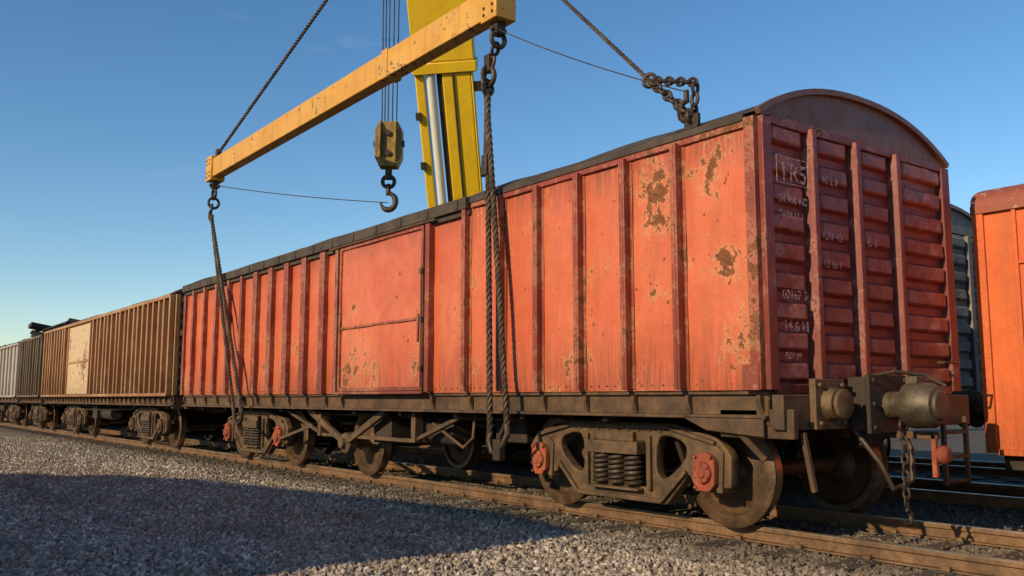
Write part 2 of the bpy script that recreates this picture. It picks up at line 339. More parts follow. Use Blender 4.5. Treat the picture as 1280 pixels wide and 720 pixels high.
def bogie(cx,yc,wb,par,tag,near=True,orange=True):
    h=wb/2; f=MB(); d=MB(); sp=MB(); o=MB(); pl=MB()
    out=[(-h-.24,.78),(-h-.10,.92),(-h*.62,1.04),(h*.62,1.04),(h+.10,.92),(h+.24,.78),(h+.22,.50),(h-.20,.50),(h-.24,.60),(.62,.30),(-.62,.30),(-h+.24,.60),(-h+.20,.50),(-h-.22,.50)]
    def dens(p):
        o_=[]
        for i in range(len(p)):
            a=Vector(p[i]);b2=Vector(p[(i+1)%len(p)]); L_=(b2-a).length
            o_.append(a)
            if L_>.2: o_+= [a.lerp(b2,.06/L_),a.lerp(b2,1-.06/L_)]
        return o_
    out=chaikin(dens(out),2)
    hc=chaikin(dens([(-.37,.445),(-.37,.86),(.37,.86),(.37,.445)]),2)
    tl=chaikin([(.50,.46),(.50,.90),(.66,.93),(h-.26,.86),(h-.28,.70)],3)
    tr_=[(-p[0],p[1]) for p in tl]; 
    for s in(-1,1):
        x=cx+s*1.07
        sh=lambda L_: [(p[0]+yc,p[1]) for p in L_]
        pl.plate(sh(out),[sh(hc),sh(tl),sh(tr_)],x,.055,.016)
        xx=x+s*.05
        def fl(y1,z1,y2,z2,w=.035): f.beam((xx+s*.015,yc+y1,z1),(xx+s*.015,yc+y2,z2),.06,w)
        fl(-h*.6,1.0,h*.6,1.0,.04); fl(-h*.6,1.0,-h-.08,.88); fl(h*.6,1.0,h+.08,.88)
        fl(-.58,.335,.58,.335,.045); fl(-.58,.335,-h+.26,.62); fl(.58,.335,h-.26,.62)
        fl(-.43,.42,-.43,.92,.05); fl(.43,.42,.43,.92,.05)
        for yy in(-h,h):
            f.prism([(x-.08,yc+yy-.15,.46),(x-.08,yc+yy-.17,.80),(x-.08,yc+yy-.10,.86),(x-.08,yc+yy+.10,.86),(x-.08,yc+yy+.17,.80),(x-.08,yc+yy+.15,.46)],(.17,0,0))
            pts=chaikin([(yc+yy-.11,.47),(yc+yy-.125,.72),(yc+yy-.06,.80),(yc+yy+.06,.80),(yc+yy+.125,.72),(yc+yy+.11,.47)],1)
            o.prism([(x+s*.09,p[0],p[1]) for p in pts],(s*.05,0,0))
            o.lathe((x+s*.14,yc+yy,.63),(s,0,0),[(0,.095),(.03,.09),(.035,.05),(.05,.045),(.05,0)],18)
            for a in range(6): o.cyl((x+s*.14,yc+yy+.078*math.cos(a*1.047+.5),.63+.078*math.sin(a*1.047+.5)),(x+s*.185,yc+yy+.078*math.cos(a*1.047+.5),.63+.078*math.sin(a*1.047+.5)),.014,6)
            for a,c_ in((-.085,.76),(.085,.76),(-.085,.50),(.085,.50)): o.cyl((x+s*.14,yc+yy+a,c_),(x+s*.165,yc+yy+a,c_),.016,6)
        f.box(x-.15,x+.15,yc-.34,yc+.34,.74,.86); f.box(x-.11,x+.11,yc-.25,yc+.25,.86,.95)
        f.box(x-.15,x+.15,yc-.34,yc+.34,.405,.43)
        for i,yy in enumerate((-.22,0,.22)):
            for xx2 in (x+s*.065,x-s*.08):
                pts=[]; n=84
                for q in range(n+1):
                    th=q/n*2*math.pi*6; pts.append((xx2+math.cos(th)*.082,yc+yy+math.sin(th)*.082,.45+q/n*.275))
                sp.tube(pts,.020,6)
                if not near: break
        for q in range(9):
            yy=(-.56+q*.14)*1.0; f.rivet((xx+s*.012,yc+yy,.965),(s,0,0),.016)
        for yy in(-h+.52,h-.52):
            d.box(x-.32*s-.05,x-.32*s+.05,yc+yy-.05,yc+yy+.05,.4,.78); d.beam((x-.1*s,yc+yy,.9),(x-.3*s,yc+yy,.45),.05,.05,(0,1,0))
    d.box(cx-1.0,cx+1.0,yc-.2,yc+.2,.72,.98); d.cyl((cx-.9,yc-h+.5,.42),(cx+.9,yc-h+.5,.42),.03,8); d.cyl((cx-.9,yc+h-.5,.42),(cx+.9,yc+h-.5,.42),.03,8)
    d.cyl((cx,yc,.95),(cx,yc,1.12),.2,14)
    pl.done('bogie_side_frames_'+tag,M_bogie,par)
    f.done('bogie_frame_ribs_'+tag,M_bogie,par,.010); sp.done('springs_'+tag,M_hook,par); o.done('axleboxes_'+tag,M_orust if orange else M_bogie,par,.005); d.done('brake_gear_'+tag,M_dark,par,.006)
    wheelset(cx,yc-h,par,tag+'a'); wheelset(cx,yc+h,par,tag+'b')
ZF=1.33; ZE=3.535
def endface(x0,y,zt,posts,matp,par,name,dirn=-1,rows=9,z0=ZF+.03):
    def f(u,v):
        x=x0+.03+u*2.84; z=z0+v*(zt-z0); d=0
        for a,b in zip(posts,posts[1:]):
            a=a+.04;b=b-.04
            if a<=x<=b:
                e=min((x-a),(b-x))/.09; e=max(0,min(1,e-.25)); e=e*e*(3-2*e)
                ph=(z-z0)/(zt-z0)*rows; fr=ph-math.floor(ph); q=max(0,min(1,(.5-abs(fr-.5)-.12)/.16)); q=q*q*(3-2*q)
                d=.055*e*q*(1+.25*noise.noise(Vector((x*3,z*4,5))))
        d+=noise.noise(Vector((x*2,z*2,y)))*.014+noise.noise(Vector((x*6,z*6,y)))*.005
        return (x,y-dirn*0+dirn*d,z)
    MB().grid(170,190,f).done(name,matp,par)
def arch(u,rise=.38): return rise*(max(0,1-abs(u)**2.3))**.95
def roof(x0,y0,y1,zt,mat,par,bumpy=.02,rise=.38,endmat=None):
    W=2.9; n=max(10,int((y1-y0)/.3))
    def f(u,v):
        uu=math.sin((u*2-1)*math.pi/2); x=x0+W/2+uu*(W/2+.03); y=y0+v*(y1-y0)
        bz=noise.noise(Vector((x*.9,y*1.3,2)))*bumpy*2+noise.noise(Vector((x*2,y*4,2)))*bumpy if 0.02<v<.98 else 0
        return (x,y,zt+.035+arch(uu,rise)+bz)
    MB().grid(28,n,f).done('roof',mat,par)
    e=MB()
    for y in(y0,y1):
        pts=[(x0+W/2+math.sin(R(a))*(W/2+.0),y,zt+.02+arch(math.sin(R(a)),rise)) for a in range(-90,91,6)]
        e.prism(pts,(0,.04 if y==y0 else -.04,0))
    e.done('roof_end',endmat or mat,par)
    r=MB()
    for y in(y0-.02,y1-.02):
        pts=[(x0+W/2+math.sin(R(a))*(W/2+.03),y,zt+.03+arch(math.sin(R(a)),rise)) for a in range(-90,91,6)]
        for p,q in zip(pts,pts[1:]): r.beam(p,q,.05,.05,(0,1,0))
    r.done('roof_rim',endmat or mat,par)
def underframe(x0,y0,y1,par,ribs,detail=True):
    W=2.9; a=MB(); d=MB()
    for s,x in((1,x0),(-1,x0+W)):
        a.box(min(x+s*.02,x+s*.14),max(x+s*.02,x+s*.14),y0,y1,ZF-.035,ZF-.003)
        a.box(min(x+s*.06,x+s*.085),max(x+s*.06,x+s*.085),y0,y1,1.13,ZF-.035)
        a.box(min(x-s*.0,x+s*.12),max(x-s*.0,x+s*.12),y0,y1,1.10,1.13)
        if detail or s==1:
            for y in ribs: 
                a.prism([(x+s*.0,y-.02,ZF-.04),(x+s*.0,y-.02,ZF-.10),(x+s*.05,y-.02,1.135),(x+s*.06,y-.02,ZF-.04)],(0,.04,0))
                for zz in(1.17,1.26):
                    a.rivet((x+s*.06,y+.06,zz),(-s,0,0),.012); a.rivet((x+s*.06,y-.06,zz),(-s,0,0),.012)
    a.box(x0+.05,x0+W-.05,y0+.002,y0+.12,1.05,ZF-.005); a.box(x0+.05,x0+W-.05,y1-.12,y1-.002,1.05,ZF-.005)
    d.box(x0+.12,x0+W-.12,y0+.05,y1-.05,ZF-.05,ZF-.01)
    cx=x0+W/2; d.box(cx-.25,cx-.15,y0+.1,y1-.1,.93,ZF-.05); d.box(cx+.15,cx+.25,y0+.1,y1-.1,.93,ZF-.05)
    y=y0+.6
    while y<y1-.4:
        d.box(x0+.1,x0+W-.1,y,y+.08,1.05,ZF-.05); y+=1.3
    a.done('side_sill',M_sill,par,.006); d.done('floor_frame',M_dark,par,.006)
def couplers(x0,y,dirn,par,tag):
    cx=x0+1.45; b=MB(); h=MB()
    for s in(-.875,.875):
        b.cyl((cx+s,y,1.2),(cx+s,y+dirn*.2,1.2),.12,18); b.cyl((cx+s,y+dirn*.2,1.2),(cx+s,y+dirn*.30,1.2),.08,14); b.cyl((cx+s,y+dirn*.30,1.2),(cx+s,y+dirn*.34,1.2),.2,24)
    h.hook((cx,y+dirn*.2,1.25),.3,(0,dirn,0)); h.cyl((cx,y,1.2),(cx,y+dirn*.22,1.2),.05,10)
    b.done('buffers_'+tag,M_buffer,par,.008); h.done('draw_hook_'+tag,M_hook,par)
def simple_wagon(name,x0,y0,y1,zt,mw,mr,pitch,dribs=.07,door=None,end=True,bog=None,roofm=None,rise=.3,bump=.015,scrap=0):
    e=empty(name,(x0+1.45,(y0+y1)/2,0)); w=MB(); W=2.9
    w.box(x0,x0+W,y0+.06,y1-.06,ZF,zt)
    w.done('body',mw,e)
    n=max(2,round((y1-y0)/pitch)); r=MB(); ribs=[y0+.05+(y1-y0-.1)*i/n for i in range(n+1)]
    for y in ribs:
        if door and door[0]<y<door[1]: continue
        wd=.045; j=random.uniform(-.012,.012)
        r.box(x0-dribs+j,x0-.001,y-wd,y+wd,ZF+.01,zt-.03); r.box(x0+W+.001,x0+W+dribs,y-wd,y+wd,ZF+.01,zt-.03)
    r.box(x0-dribs-.015,x0+.02,y0+.03,y1-.03,zt-.07,zt+.01); r.box(x0+W-.02,x0+W+dribs+.01,y0+.03,y1-.03,zt-.07,zt+.01)
    r.box(x0-dribs-.015,x0+.02,y0+.03,y1-.03,ZF-.02,ZF+.05)
    r.done('ribs',mr,e,.008)
    if door:
        dd=MB(); dd.box(x0-.05,x0-.002,door[0],door[1],ZF+.06,zt-.1); dd.done('door',door[2],e,.01)
        dd=MB(); dd.box(x0-.085,x0-.05,door[0],door[0]+.07,ZF+.05,zt-.09); dd.box(x0-.085,x0-.05,door[1]-.07,door[1],ZF+.05,zt-.09); dd.box(x0-.075,x0-.05,door[0]+.07,door[1]-.07,2.3,2.36); dd.done('door_frame',mr,e,.006)
    if end:
        endface(x0,y0,zt,[x0,x0+.72,x0+1.45,x0+2.18,x0+W],mw,e,'end_wall')
        p=MB()
        for x in(x0+.06,x0+.72,x0+1.45,x0+2.18,x0+W-.06): p.box(x-.05,x+.05,y0-.06,y0-.002,ZF,zt)
        p.done('end_posts',mr,e,.008)
    roof(x0,y0,y1,zt,roofm or M_roof,e,bump,rise,mw)
    if scrap:
        q=MB()
        for i in range(scrap):
            p=Vector((random.uniform(x0+.3,x0+2.6),random.uniform(y0+.6,y1-.6),zt+rise+random.uniform(-.1,.38))); dv=Vector((random.uniform(-.7,.7),random.uniform(-1,1),random.uniform(-.2,.25)))*random.uniform(.3,.8)
            q.beam(p-dv,p+dv,random.uniform(.06,.3),random.uniform(.05,.2))
        q.done('scrap_load',M_dark,e)
    underframe(x0,y0,y1,e,ribs)
    for i,(yc,wb) in enumerate(bog or[(y0+2.8,2.0),(y1-2.8,2.0)]): bogie(x0+1.45,yc,wb,e,'b%d'%i,False,False)
    couplers(x0,y0,-1,e,'front'); couplers(x0,y1,1,e,'rear')
    q=MB(); ym=(y0+y1)/2
    q.cyl((x0+.5,ym-.6,.85),(x0+.5,ym+.5,.85),.17,14); q.box(x0+.3,x0+.8,ym+.8,ym+1.3,.7,1.05); q.cyl((x0+.35,y0+3.5,1.0),(x0+.35,y1-3.5,.92),.025,8)
    q.done('brake_equipment',M_dark,e,.01)
    return e
# ---------------------------------------------------------------- main red wagon
X0=5.84; Y0=4.5; Y1=19.1; W=2.9; CX=X0+W/2
e=empty('red_boxcar',(CX,(Y0+Y1)/2,0))
ribs=[5.31,5.96,6.62,7.27,7.92,8.60]
ribsL=[12.40,13.07,13.74,14.41,15.08,15.75,16.42,17.09,17.76,18.43]
allr=[4.56]+ribs+[9.42,11.86]+ribsL+[19.04]
def sidef(u,v):
    y=Y0+u*(Y1-Y0); z=ZF+v*(ZE-ZF); d=0
    for a,b in zip(allr,allr[1:]):
        if a<=y<b:
            q=(y-a)/(b-a); rnd=noise.noise(Vector((a*3.3,7,1)))
            d=math.sin(q*math.pi)*(.022*rnd+.026*noise.noise(Vector((a*5,z*1.1,3))))*math.sin(v*math.pi)**.4
    d+=noise.noise(Vector((y*2.2,z*1.8,0)))*.012+noise.noise(Vector((y*7,z*6,0)))*.003
    return (X0-d,y,z)
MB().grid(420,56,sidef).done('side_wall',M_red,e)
b=MB(); b.box(X0+W-.04,X0+W,Y0+.03,Y1,ZF,ZE); b.box(X0+.05,X0+W-.05,Y1-.05,Y1-.005,ZF,ZE); b.box(X0+.05,X0+W-.05,Y0+.12,Y1-.1,ZE-.05,ZE); b.done('far_walls',M_red,e)
r=MB()
for y in ribs:
    j=random.uniform(-.006,.006)
    r.box(X0-.085+j,X0+.01,y-.018,y+.010,ZF+.01,ZE-.05); r.box(X0-.088+j,X0-.072+j,y+.010,y+.05,ZF+.01,ZE-.05); r.box(X0-.012,X0+.004,y-.05,y-.018,ZF+.01,ZE-.05)
for i,y in enumerate(ribsL):
    w=.085 if i in(0,1,2,3,4) else .045
    r.box(X0-.085,X0+.01,y-w,y+w,ZF+.01,ZE-.1)
    if i<6:
        for q in range(19):
            for yy in(-w*.45,w*.45) : r.rivet((X0-.084,y+yy,ZF+.12+q*.108),(-1,0,0),.014)
for y in allr[1:-1]:
    r.box(X0+W+.001,X0+W+.06,y-.035,y+.035,ZF,ZE-.05)
for y0,y1 in((Y0-.015,Y0+.085),(Y1-.09,Y1+.01)): r.box(X0-.05,X0+.09,y0,y1,ZF-.0,ZE+.0)
for y in (9.40,11.90): r.box(X0-.09,X0+.01,y-.045,y+.045,ZF+.01,ZE-.1)
r.done('side_ribs',M_redrib,e,.006)
D0,D1=9.50,11.80
def doorf(u,v):
    y=D0+u*(D1-D0); z=ZF+.04+v*(ZE-.13-ZF-.04)
    return (X0-.055-noise.noise(Vector((y*1.7,z*1.6,9)))*.02-.010*math.sin(u*math.pi)*math.sin(v*2*math.pi),y,z)
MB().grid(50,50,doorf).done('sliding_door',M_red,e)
d=MB(); x=X0-.085
for y in(D0,D1-.05): d.box(x,X0-.0,y,y+.05,ZF+.03,ZE-.12)
d.box(x,X0,D0+.05,D1-.05,ZF+.03,ZF+.08); d.box(x,X0,D0+.05,D1-.05,ZE-.17,ZE-.12); d.box(x+.004,X0-.0,D0+.05,D1-.05,2.23,2.265)
d.box(x-.03,x,D0+.06,D0+.09,1.95,2.3); d.box(x-.02,X0,D0-.02,D1+.02,ZF-.01,ZF+.025)
d.done('door_frame',M_redrib,e,.005)
d=MB(); d.cyl((X0-.10,9.2,ZE-.11),(X0-.10,12.1,ZE-.11),.018,8); d.cyl((X0-.09,9.52,1.4),(X0-.09,9.52,2.9),.014,8)
for z in(1.6,2.2,2.8): d.box(X0-.11,X0-.06,9.49,9.55,z,z+.06)
d.done('door_bars',M_sill,e)
d=MB()
for z in range(24): d.rivet((X0-.05,Y0+.035,ZF+.08+z*.09),(-1,0,0),.011)
d.box(X0-.058,X0-.05,Y0,Y0+.16,ZF+.0,ZF+.2)
for i in range(len(allr)-1):
    a,b2=allr[i],allr[i+1]
    if 9.3<a<11.8: continue
    nn=int((b2-a)/.11)
    for q in range(1,nn): d.rivet((X0-.006,a+(b2-a)*q/nn,ZF+.05),(-1,0,0),.010)
d.done('rivets',M_redrib,e)
posts=[X0,6.5,7.15,7.80,X0+W]
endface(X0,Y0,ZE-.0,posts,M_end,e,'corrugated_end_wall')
p=MB()
for x in posts[1:-1]: p.prism([(x-.05,Y0+.01,ZF),(x-.03,Y0-.10,ZF),(x+.03,Y0-.10,ZF),(x+.05,Y0+.01,ZF)],(0,0,ZE-ZF-.01))
p.box(X0+.001,X0+.115,Y0-.07,Y0-.016,ZF-.0,ZE+.0); p.box(X0+W-.11,X0+W+.03,Y0-.07,Y0+.05,ZF,ZE)
p.box(X0+.116,X0+W-.111,Y0-.05,Y0-.0,ZF-.03,ZF+.05); p.box(X0+.116,X0+W-.111,Y0-.06,Y0-.0,ZE-.05,ZE+.03)
M_endpost=paint('red_paint_posts_shaded',(.16,.022,.017),(.21,.033,.024),thr=.585,pale=(.36,.16,.12),rust=(.05,.02,.013),rust2=(.12,.042,.02),palef=.5,grime=.6,streak=.5,seed=12)  # posts carry the painted end shade too, a darker red
p.done('end_posts',M_endpost,e,.008)
roof(X0,Y0-.03,Y1,ZE,M_roof,e,.014,.38,M_roofend)
s=MB(); s.box(X0-.045,X0+.05,Y0+.09,8.55,ZE-.02,ZE+.045); s.box(X0-.10,X0+.05,8.55,Y1,ZE-.085,ZE+.055); s.box(X0-.05,X0-.0,8.55,Y1,ZE-.15,ZE-.085)
s.box(X0+W-.05,X0+W+.08,Y0+.09,Y1,ZE-.05,ZE+.05)
yy=8.7
while yy<19: s.box(X0-.115,X0-.10,yy,yy+.05,ZE-.07,ZE+.04); yy+=.66
s.done('roof_edge',M_roof,e,.012)
s=MB(); s.box(X0-.035,X0-.001,Y0+.09,8.53,ZE-.075,ZE-.022); s.done('top_rail',M_redrib,e,.006)
underframe(X0,Y0,Y1,e,allr)
bogie(CX,6.49,2.28,e,'front'); bogie(CX,15.9,2.4,e,'rear')
wheelset(CX,12.1,e,'middle')
q=MB(); xr=X0+.25
q.beam((xr,9.0,1.08),(xr,10.2,.72),.06,.05); q.beam((xr,10.2,.72),(xr,12.9,.72),.06,.05); q.beam((xr,12.9,.72),(xr,14.3,1.08),.06,.05)
q.box(xr-.06,xr+.06,10.1,10.2,.70,1.1); q.box(xr-.06,xr+.06,12.9,13.0,.70,1.1)
q.beam((xr-.03,12.1,.62),(xr-.03,13.4,1.1),.06,.09); q.beam((xr-.03,12.1,.62),(xr-.03,10.9,1.1),.06,.09); q.lathe((xr+.08,12.1,.62),(-1,0,0),[(0,.16),(.12,.15),(.14,.08),(.2,.07),(.2,0)],18)
q.beam((xr,13.3,.85),(xr+.02,14.6,.6),.03,.05)
q.cyl((X0+.7,8.3,.95),(X0+.7,14.2,.86),.022,8); q.cyl((X0+.5,8.2,1.02),(X0+.5,13.2,1.02),.018,8)
q.tube([(X0+.3,8.9,1.1),(X0+.27,8.9,.8),(X0+.27,9.1,.68),(X0+.27,9.4,.8),(X0+.28,9.8,.95)],.02,8)
q.done('truss_rods',M_bogie,e,.006)
q=MB(); q.cyl((X0+.55,9.5,.86),(X0+.55,10.5,.86),.19,18); q.box(X0+.35,X0+.9,11.0,11.5,.65,1.05); q.box(X0+.6,X0+1.2,8.3,8.9,.75,1.08); q.box(X0+.5,X0+2.2,13.2,13.5,.8,1.1)
q.done('brake_equipment',M_dark,e,.015)
q=MB(); q.box(X0+.02,X0+W-.02,Y0-.16,Y0-.052,1.02,ZF-.035); q.box(X0+.06,X0+.12,Y0-.22,Y0+.5,.95,1.18)
q.prism([(X0-.0,Y0+.02,1.12),(X0-.0,Y0+.9,1.12),(X0,Y0+.6,1.0),(X0,Y0+.02,.96)],(.03,0,0))
q.done('headstock',M_sill,e,.01)
q=MB(); q.box(X0+.35,X0+.75,Y0-.22,Y0-.16,1.02,1.42); q.cyl((X0+.55,Y0-.16,1.22),(X0+.55,Y0-.30,1.22),.15,20,.12); q.lathe((X0+.55,Y0-.30,1.22),(0,-1,0),[(0,.09),(.02,.12),(.05,.12),(.07,.06),(.07,0)],20)
for a,b2 in((-.15,-.15),(.15,-.15),(-.15,.15),(.15,.15)): q.cyl((X0+.55+a,Y0-.22,1.22+b2),(X0+.55+a,Y0-.25,1.22+b2),.022,6)
q.done('side_buffer_stub',M_bogie,e,.008)
bc=X0+1.12; q=MB()
q.box(bc-.24,bc+.24,Y0-.34,Y0-.16,1.0,1.44); q.box(bc-.28,bc+.28,Y0-.38,Y0-.34,.98,1.46)
q.prism([(bc-.15,Y0-.161,.99),(bc-.15,Y0-.161,.85),(bc-.15,Y0-.33,.99)],(.3,0,0))
for a in(-.23,.23):
    for c_ in(1.03,1.22,1.41): q.cyl((bc+a,Y0-.38,c_),(bc+a,Y0-.405,c_),.025,6)
q.done('draft_gear_housing',M_dark,e,.012)
q=MB(); q.lathe((bc,Y0-.38,1.21),(0,-1,0),[(0,.0),(0,.11),(.12,.11),(.13,.13),(.16,.135),(.17,.175),(.22,.185),(.37,.18),(.40,.16),(.42,.155),(.425,.12),(.45,.11),(.46,.0)],36)
q.box(bc-.06,bc+.06,Y0-.66,Y0-.56,1.38,1.44)
q.lathe((bc+.85,Y0-.16,1.2),(0,-1,0),[(0,0),(0,.13),(.12,.13),(.14,.08),(.14,0)],28)
q.done('buffer_head',M_buffer,e,.006)
q=MB(); q.tube([(bc-.1,Y0-.3,1.45),(bc-.1,Y0-.5,1.48),(bc+.1,Y0-.65,1.45),(bc+.12,Y0-.80,1.36)],.016,8)
q.chain((bc-.1,Y0-.55,1.02),(bc-.12,Y0-.56,.42),.085,.010); q.ring((bc-.1,Y0-.55,1.05),.05,.012,(0,1,0))
q.hook((bc-.12,Y0-.56,.46),.17,(1,0,0)); q.tube([(X0+.9,Y0-.2,1.0),(X0+.92,Y0-.4,.75),(X0+1.0,Y0-.45,.55),(X0+1.2,Y0-.5,.6),(bc+.1,Y0-.5,.85),(bc+.15,Y0-.4,1.0)],.022,8)
q.done('chain_and_hoses',M_hook,e)
q=MB(); q.lathe((bc+.12,Y0-.72,.82),(0,-1,0),[(0,0),(0,.07),(.05,.075),(.08,.05),(.09,0)],20); q.box(bc+.10,bc+.14,Y0-.70,Y0-.66,.64,.98); q.done('brake_hose_valve',M_orust,e,.006)
q=MB(); q.box(bc+.10,bc+.14,Y0-.72,Y0-.16,.94,1.0); q.beam((X0+.2,Y0-.2,1.0),(X0+.25,Y0-.25,.55),.04,.04); q.beam((X0+.05,Y0+.3,1.0),(X0+.12,Y0+.1,.78),.03,.05)
for i in range(3): q.box(X0+2.3,X0+2.7,Y0-.22,Y0-.18,.5+i*.22,.53+i*.22)
q.box(X0+2.28,X0+2.32,Y0-.22,Y0-.18,.48,1.1); q.box(X0+2.68,X0+2.72,Y0-.22,Y0-.18,.48,1.1)
q.done('end_steps',M_sill,e,.004)
q=MB()
for z in(1.6,): q.tube([(8.35,Y0-.07,z),(8.35,Y0-.13,z),(8.65,Y0-.13,z),(8.65,Y0-.07,z)],.012,6)
q.done('grab_iron',M_sill,e)
def text(t,loc,size):
    cu=bpy.data.curves.new('stencil','FONT'); cu.body=t; cu.size=size; cu.offset=.002
    o=bpy.data.objects.new('stencil_lettering',cu); scene.collection.objects.link(o); o.location=loc; o.rotation_euler=(R(90),0,0); cu.materials.append(M_sten)
    o.parent=e; o.matrix_parent_inverse=Matrix.Translation(e.location).inverted()
ty=Y0-.072
text('TR5',(6.03,ty,3.03),.22); text('24 900 KG',(6.02,ty,2.85),.085); text('TARA 11.2',(6.02,ty,2.73),.07); text('00167 5',(6.02,ty,2.06),.10); text('14.6 M',(6.02,ty,1.80),.12); text('REV 08',(6.03,ty,1.58),.07)
text('CAP 42',(6.60,ty,2.60),.09); text('LT 58 T',(6.60,ty,2.36),.08); text('M 2.9',(6.62,ty,3.08),.10); text('B-1',(7.26,ty,2.60),.12)
q=MB()
for a in((6.0,6.42,3.005,3.012),(6.0,6.42,3.225,3.232)): q.box(a[0],a[1],ty-.001,ty+.001,a[2],a[3])
for xx in(6.0,6.413): q.box(xx,xx+.007,ty-.001,ty+.001,3.013,3.224)
q.done('stencil_frame',M_sten,e)
q=MB(); q.box(5.80,5.96,5.08,5.32,ZE+.045,ZE+.075); q.box(5.86,5.90,5.12,5.28,ZE+.07,ZE+.2); q.done('lifting_lug',M_hook,e,.006)
# ---------------------------------------------------------------- other wagons
simple_wagon('brown_boxcar',X0,19.9,34.2,3.50,M_brown,M_brownrib,.42,.10,door=(27.4,30.4,M_beige),bog=[(22.7,2.4),(30.9,2.4)])
simple_wagon('dark_open_wagon',X0,34.9,39.2,3.45,M_darkw,M_darkw,.5,.08,bog=[(37.0,2.2)],rise=.2,scrap=26)
simple_wagon('grey_covered_wagon',X0,39.8,52,3.42,M_gray,M_gray,.9,.07,rise=.3)
simple_wagon('dark_open_wagon',X0,52.8,66,3.5,M_darkw,M_darkw,.8,.08,scrap=60)
simple_wagon('brown_boxcar',X0,66.8,80,3.5,M_brown,M_brownrib,.8,.08)
simple_wagon('grey_covered_wagon',10.04,6.0,16.3,3.45,M_gray2,M_gray2,.8,.07,rise=.35)
simple_wagon('brown_boxcar',10.04,25.5,37,3.5,M_brown,M_brownrib,.8,.08)
simple_wagon('dark_open_wagon',10.04,37.8,50,3.9,M_darkw,M_darkw,.8,.08,scrap=60)
# orange van on the second track
e2=empty('orange_brake_van',(11.0,-1,0)); x0=9.42; y1=4.52; y0=-6.5; q=MB()
q.box(x0,x0+2.9,y0,y1,.74,3.27); q.done('body',M_orange,e2,.02)
q=MB(); q.box(x0-.035,x0-.002,y1-.10,y1+.01,.72,3.22); q.box(x0-.03,x0-.002,y1-.42,y1-.38,.74,3.2); q.box(x0-.025,x0-.002,y0,y1-.42,1.25,1.3); q.box(x0-.025,x0-.002,y0,y1-.42,2.6,2.65)
for i in range(12): q.box(x0-.03,x0-.002,y1-1.2-i*.8,y1-1.14-i*.8,.76,3.2)
for i in range(22): q.rivet((x0-.035,y1-.045,.8+i*.11),(-1,0,0),.012)
q.box(x0-.04,x0-.002,y0,y1-.102,.70,.76); q.done('frames',M_orange,e2,.006)
q=MB(); n=16
def vr_(u,v):
    a=R(-90+180*u); return (x0+1.45+math.sin(a)*1.50,y0-.02+v*(y1-y0+.03),3.22+.34*max(0,math.cos(a))**.7)
q.grid(24,20,vr_); q.box(x0-.05,x0+.0,y0-.02,y1+.015,3.16,3.24); q.done('roof',paint('van_roof_paint',(.33,.075,.035),(.27,.07,.04),thr=.60,seed=11),e2)
q=MB(); q.box(x0+.1,x0+2.8,y0+.1,y1-.1,.55,.74); q.box(x0+.5,x0+2.4,y1-.1,y1+.1,.9,1.2); q.done('chassis',M_dark,e2,.01)
q=MB()
for s in(.56,2.34): q.cyl((x0+s,y1,1.15),(x0+s,y1+.35,1.15),.1,16); q.cyl((x0+s,y1+.35,1.15),(x0+s,y1+.4,1.15),.2,20)
q.done('buffers',M_buffer,e2,.006)
bogie(x0+1.45+.0,2.6,2.0,e2,'front',False,False); bogie(x0+1.45,-4,2.0,e2,'rear',False,False)
# ---------------------------------------------------------------- lifting gear
sb=empty('spreader_beam',(5.7,12.4,5.68))
q=MB(); q.box(5.60,5.80,7.85,17.2,5.50,5.86); q.done('beam',M_spread,sb,.012)
q=MB(); 
for y in(7.70,17.05): q.box(5.56,5.84,y,y+.3,5.44,5.92)
q.box(5.58,5.82,10.2,10.35,5.48,5.88); q.done('end_caps',M_spread,sb,.012)
q=MB()
for y in(7.85,17.2):
    for z in(5.52,5.6,5.76,5.84): q.cyl((5.55,y-.08,z),(5.57,y-.08,z),.02,6); q.cyl((5.55,y+.08,z),(5.57,y+.08,z),.02,6)
    q.box(5.64,5.76,y-.06,y+.06,5.30,5.45)
    q.cyl((5.60,y,5.36),(5.80,y,5.36),.03,10)
q.box(5.66,5.74,17.0,17.12,5.92,6.05); q.box(5.66,5.74,7.8,7.95,5.92,6.05)
q.ring((5.7,17.22,5.2),.10,.028); q.ring((5.7,17.22,5.02),.10,.026,(0,1,0)); q.ring((5.7,7.85,5.25),.09,.028,(0,1,0)); q.chain((5.7,7.87,5.22),(5.7,8.0,4.95),.14,.022)
q.ring((5.7,8.03,4.86),.105,.03); q.ring((5.68,8.02,4.72),.07,.02,(0,1,0)); q.hook((5.66,17.2,5.0),.3)
q.ring((5.7,8.03,4.90),.085,.024,(0,1,0)); q.box(5.66,5.74,7.97,8.07,4.92,5.12)
q.done('shackles',M_hook,sb,.004)
sl=empty('lifting_sling',(5.7,8,2.8)); q=MB()
q.rope((5.68,8.05,4.72),(5.66,7.62,.95),.034,.04); q.rope((5.68,8.02,4.70),(5.64,7.90,.85),.034); q.rope((5.70,8.04,4.80),(5.66,8.02,3.8),.036)
q.done('wire_ropes',M_rope,sl); q=MB(); q.tube([(5.66,7.62,1.0),(5.65,7.6,.9),(5.64,7.72,.72),(5.64,7.86,.70),(5.64,7.92,.82),(5.64,7.90,.95)],.034,8); q.box(5.60,5.68,7.68,7.80,.62,.84); q.beam((5.64,7.80,.74),(5.9,7.9,1.08),.05,.05,(0,1,0))
q.box(5.62,5.72,7.96,8.06,3.72,3.95); q.done('thimbles',M_hook,sl,.006)
sl=empty('lifting_sling',(5.7,16.5,2.8)); q=MB()
q.rope((5.66,17.2,4.75),(5.64,15.15,1.0),.036); q.rope((5.66,17.2,4.75),(5.64,15.55,1.05),.034,.08)
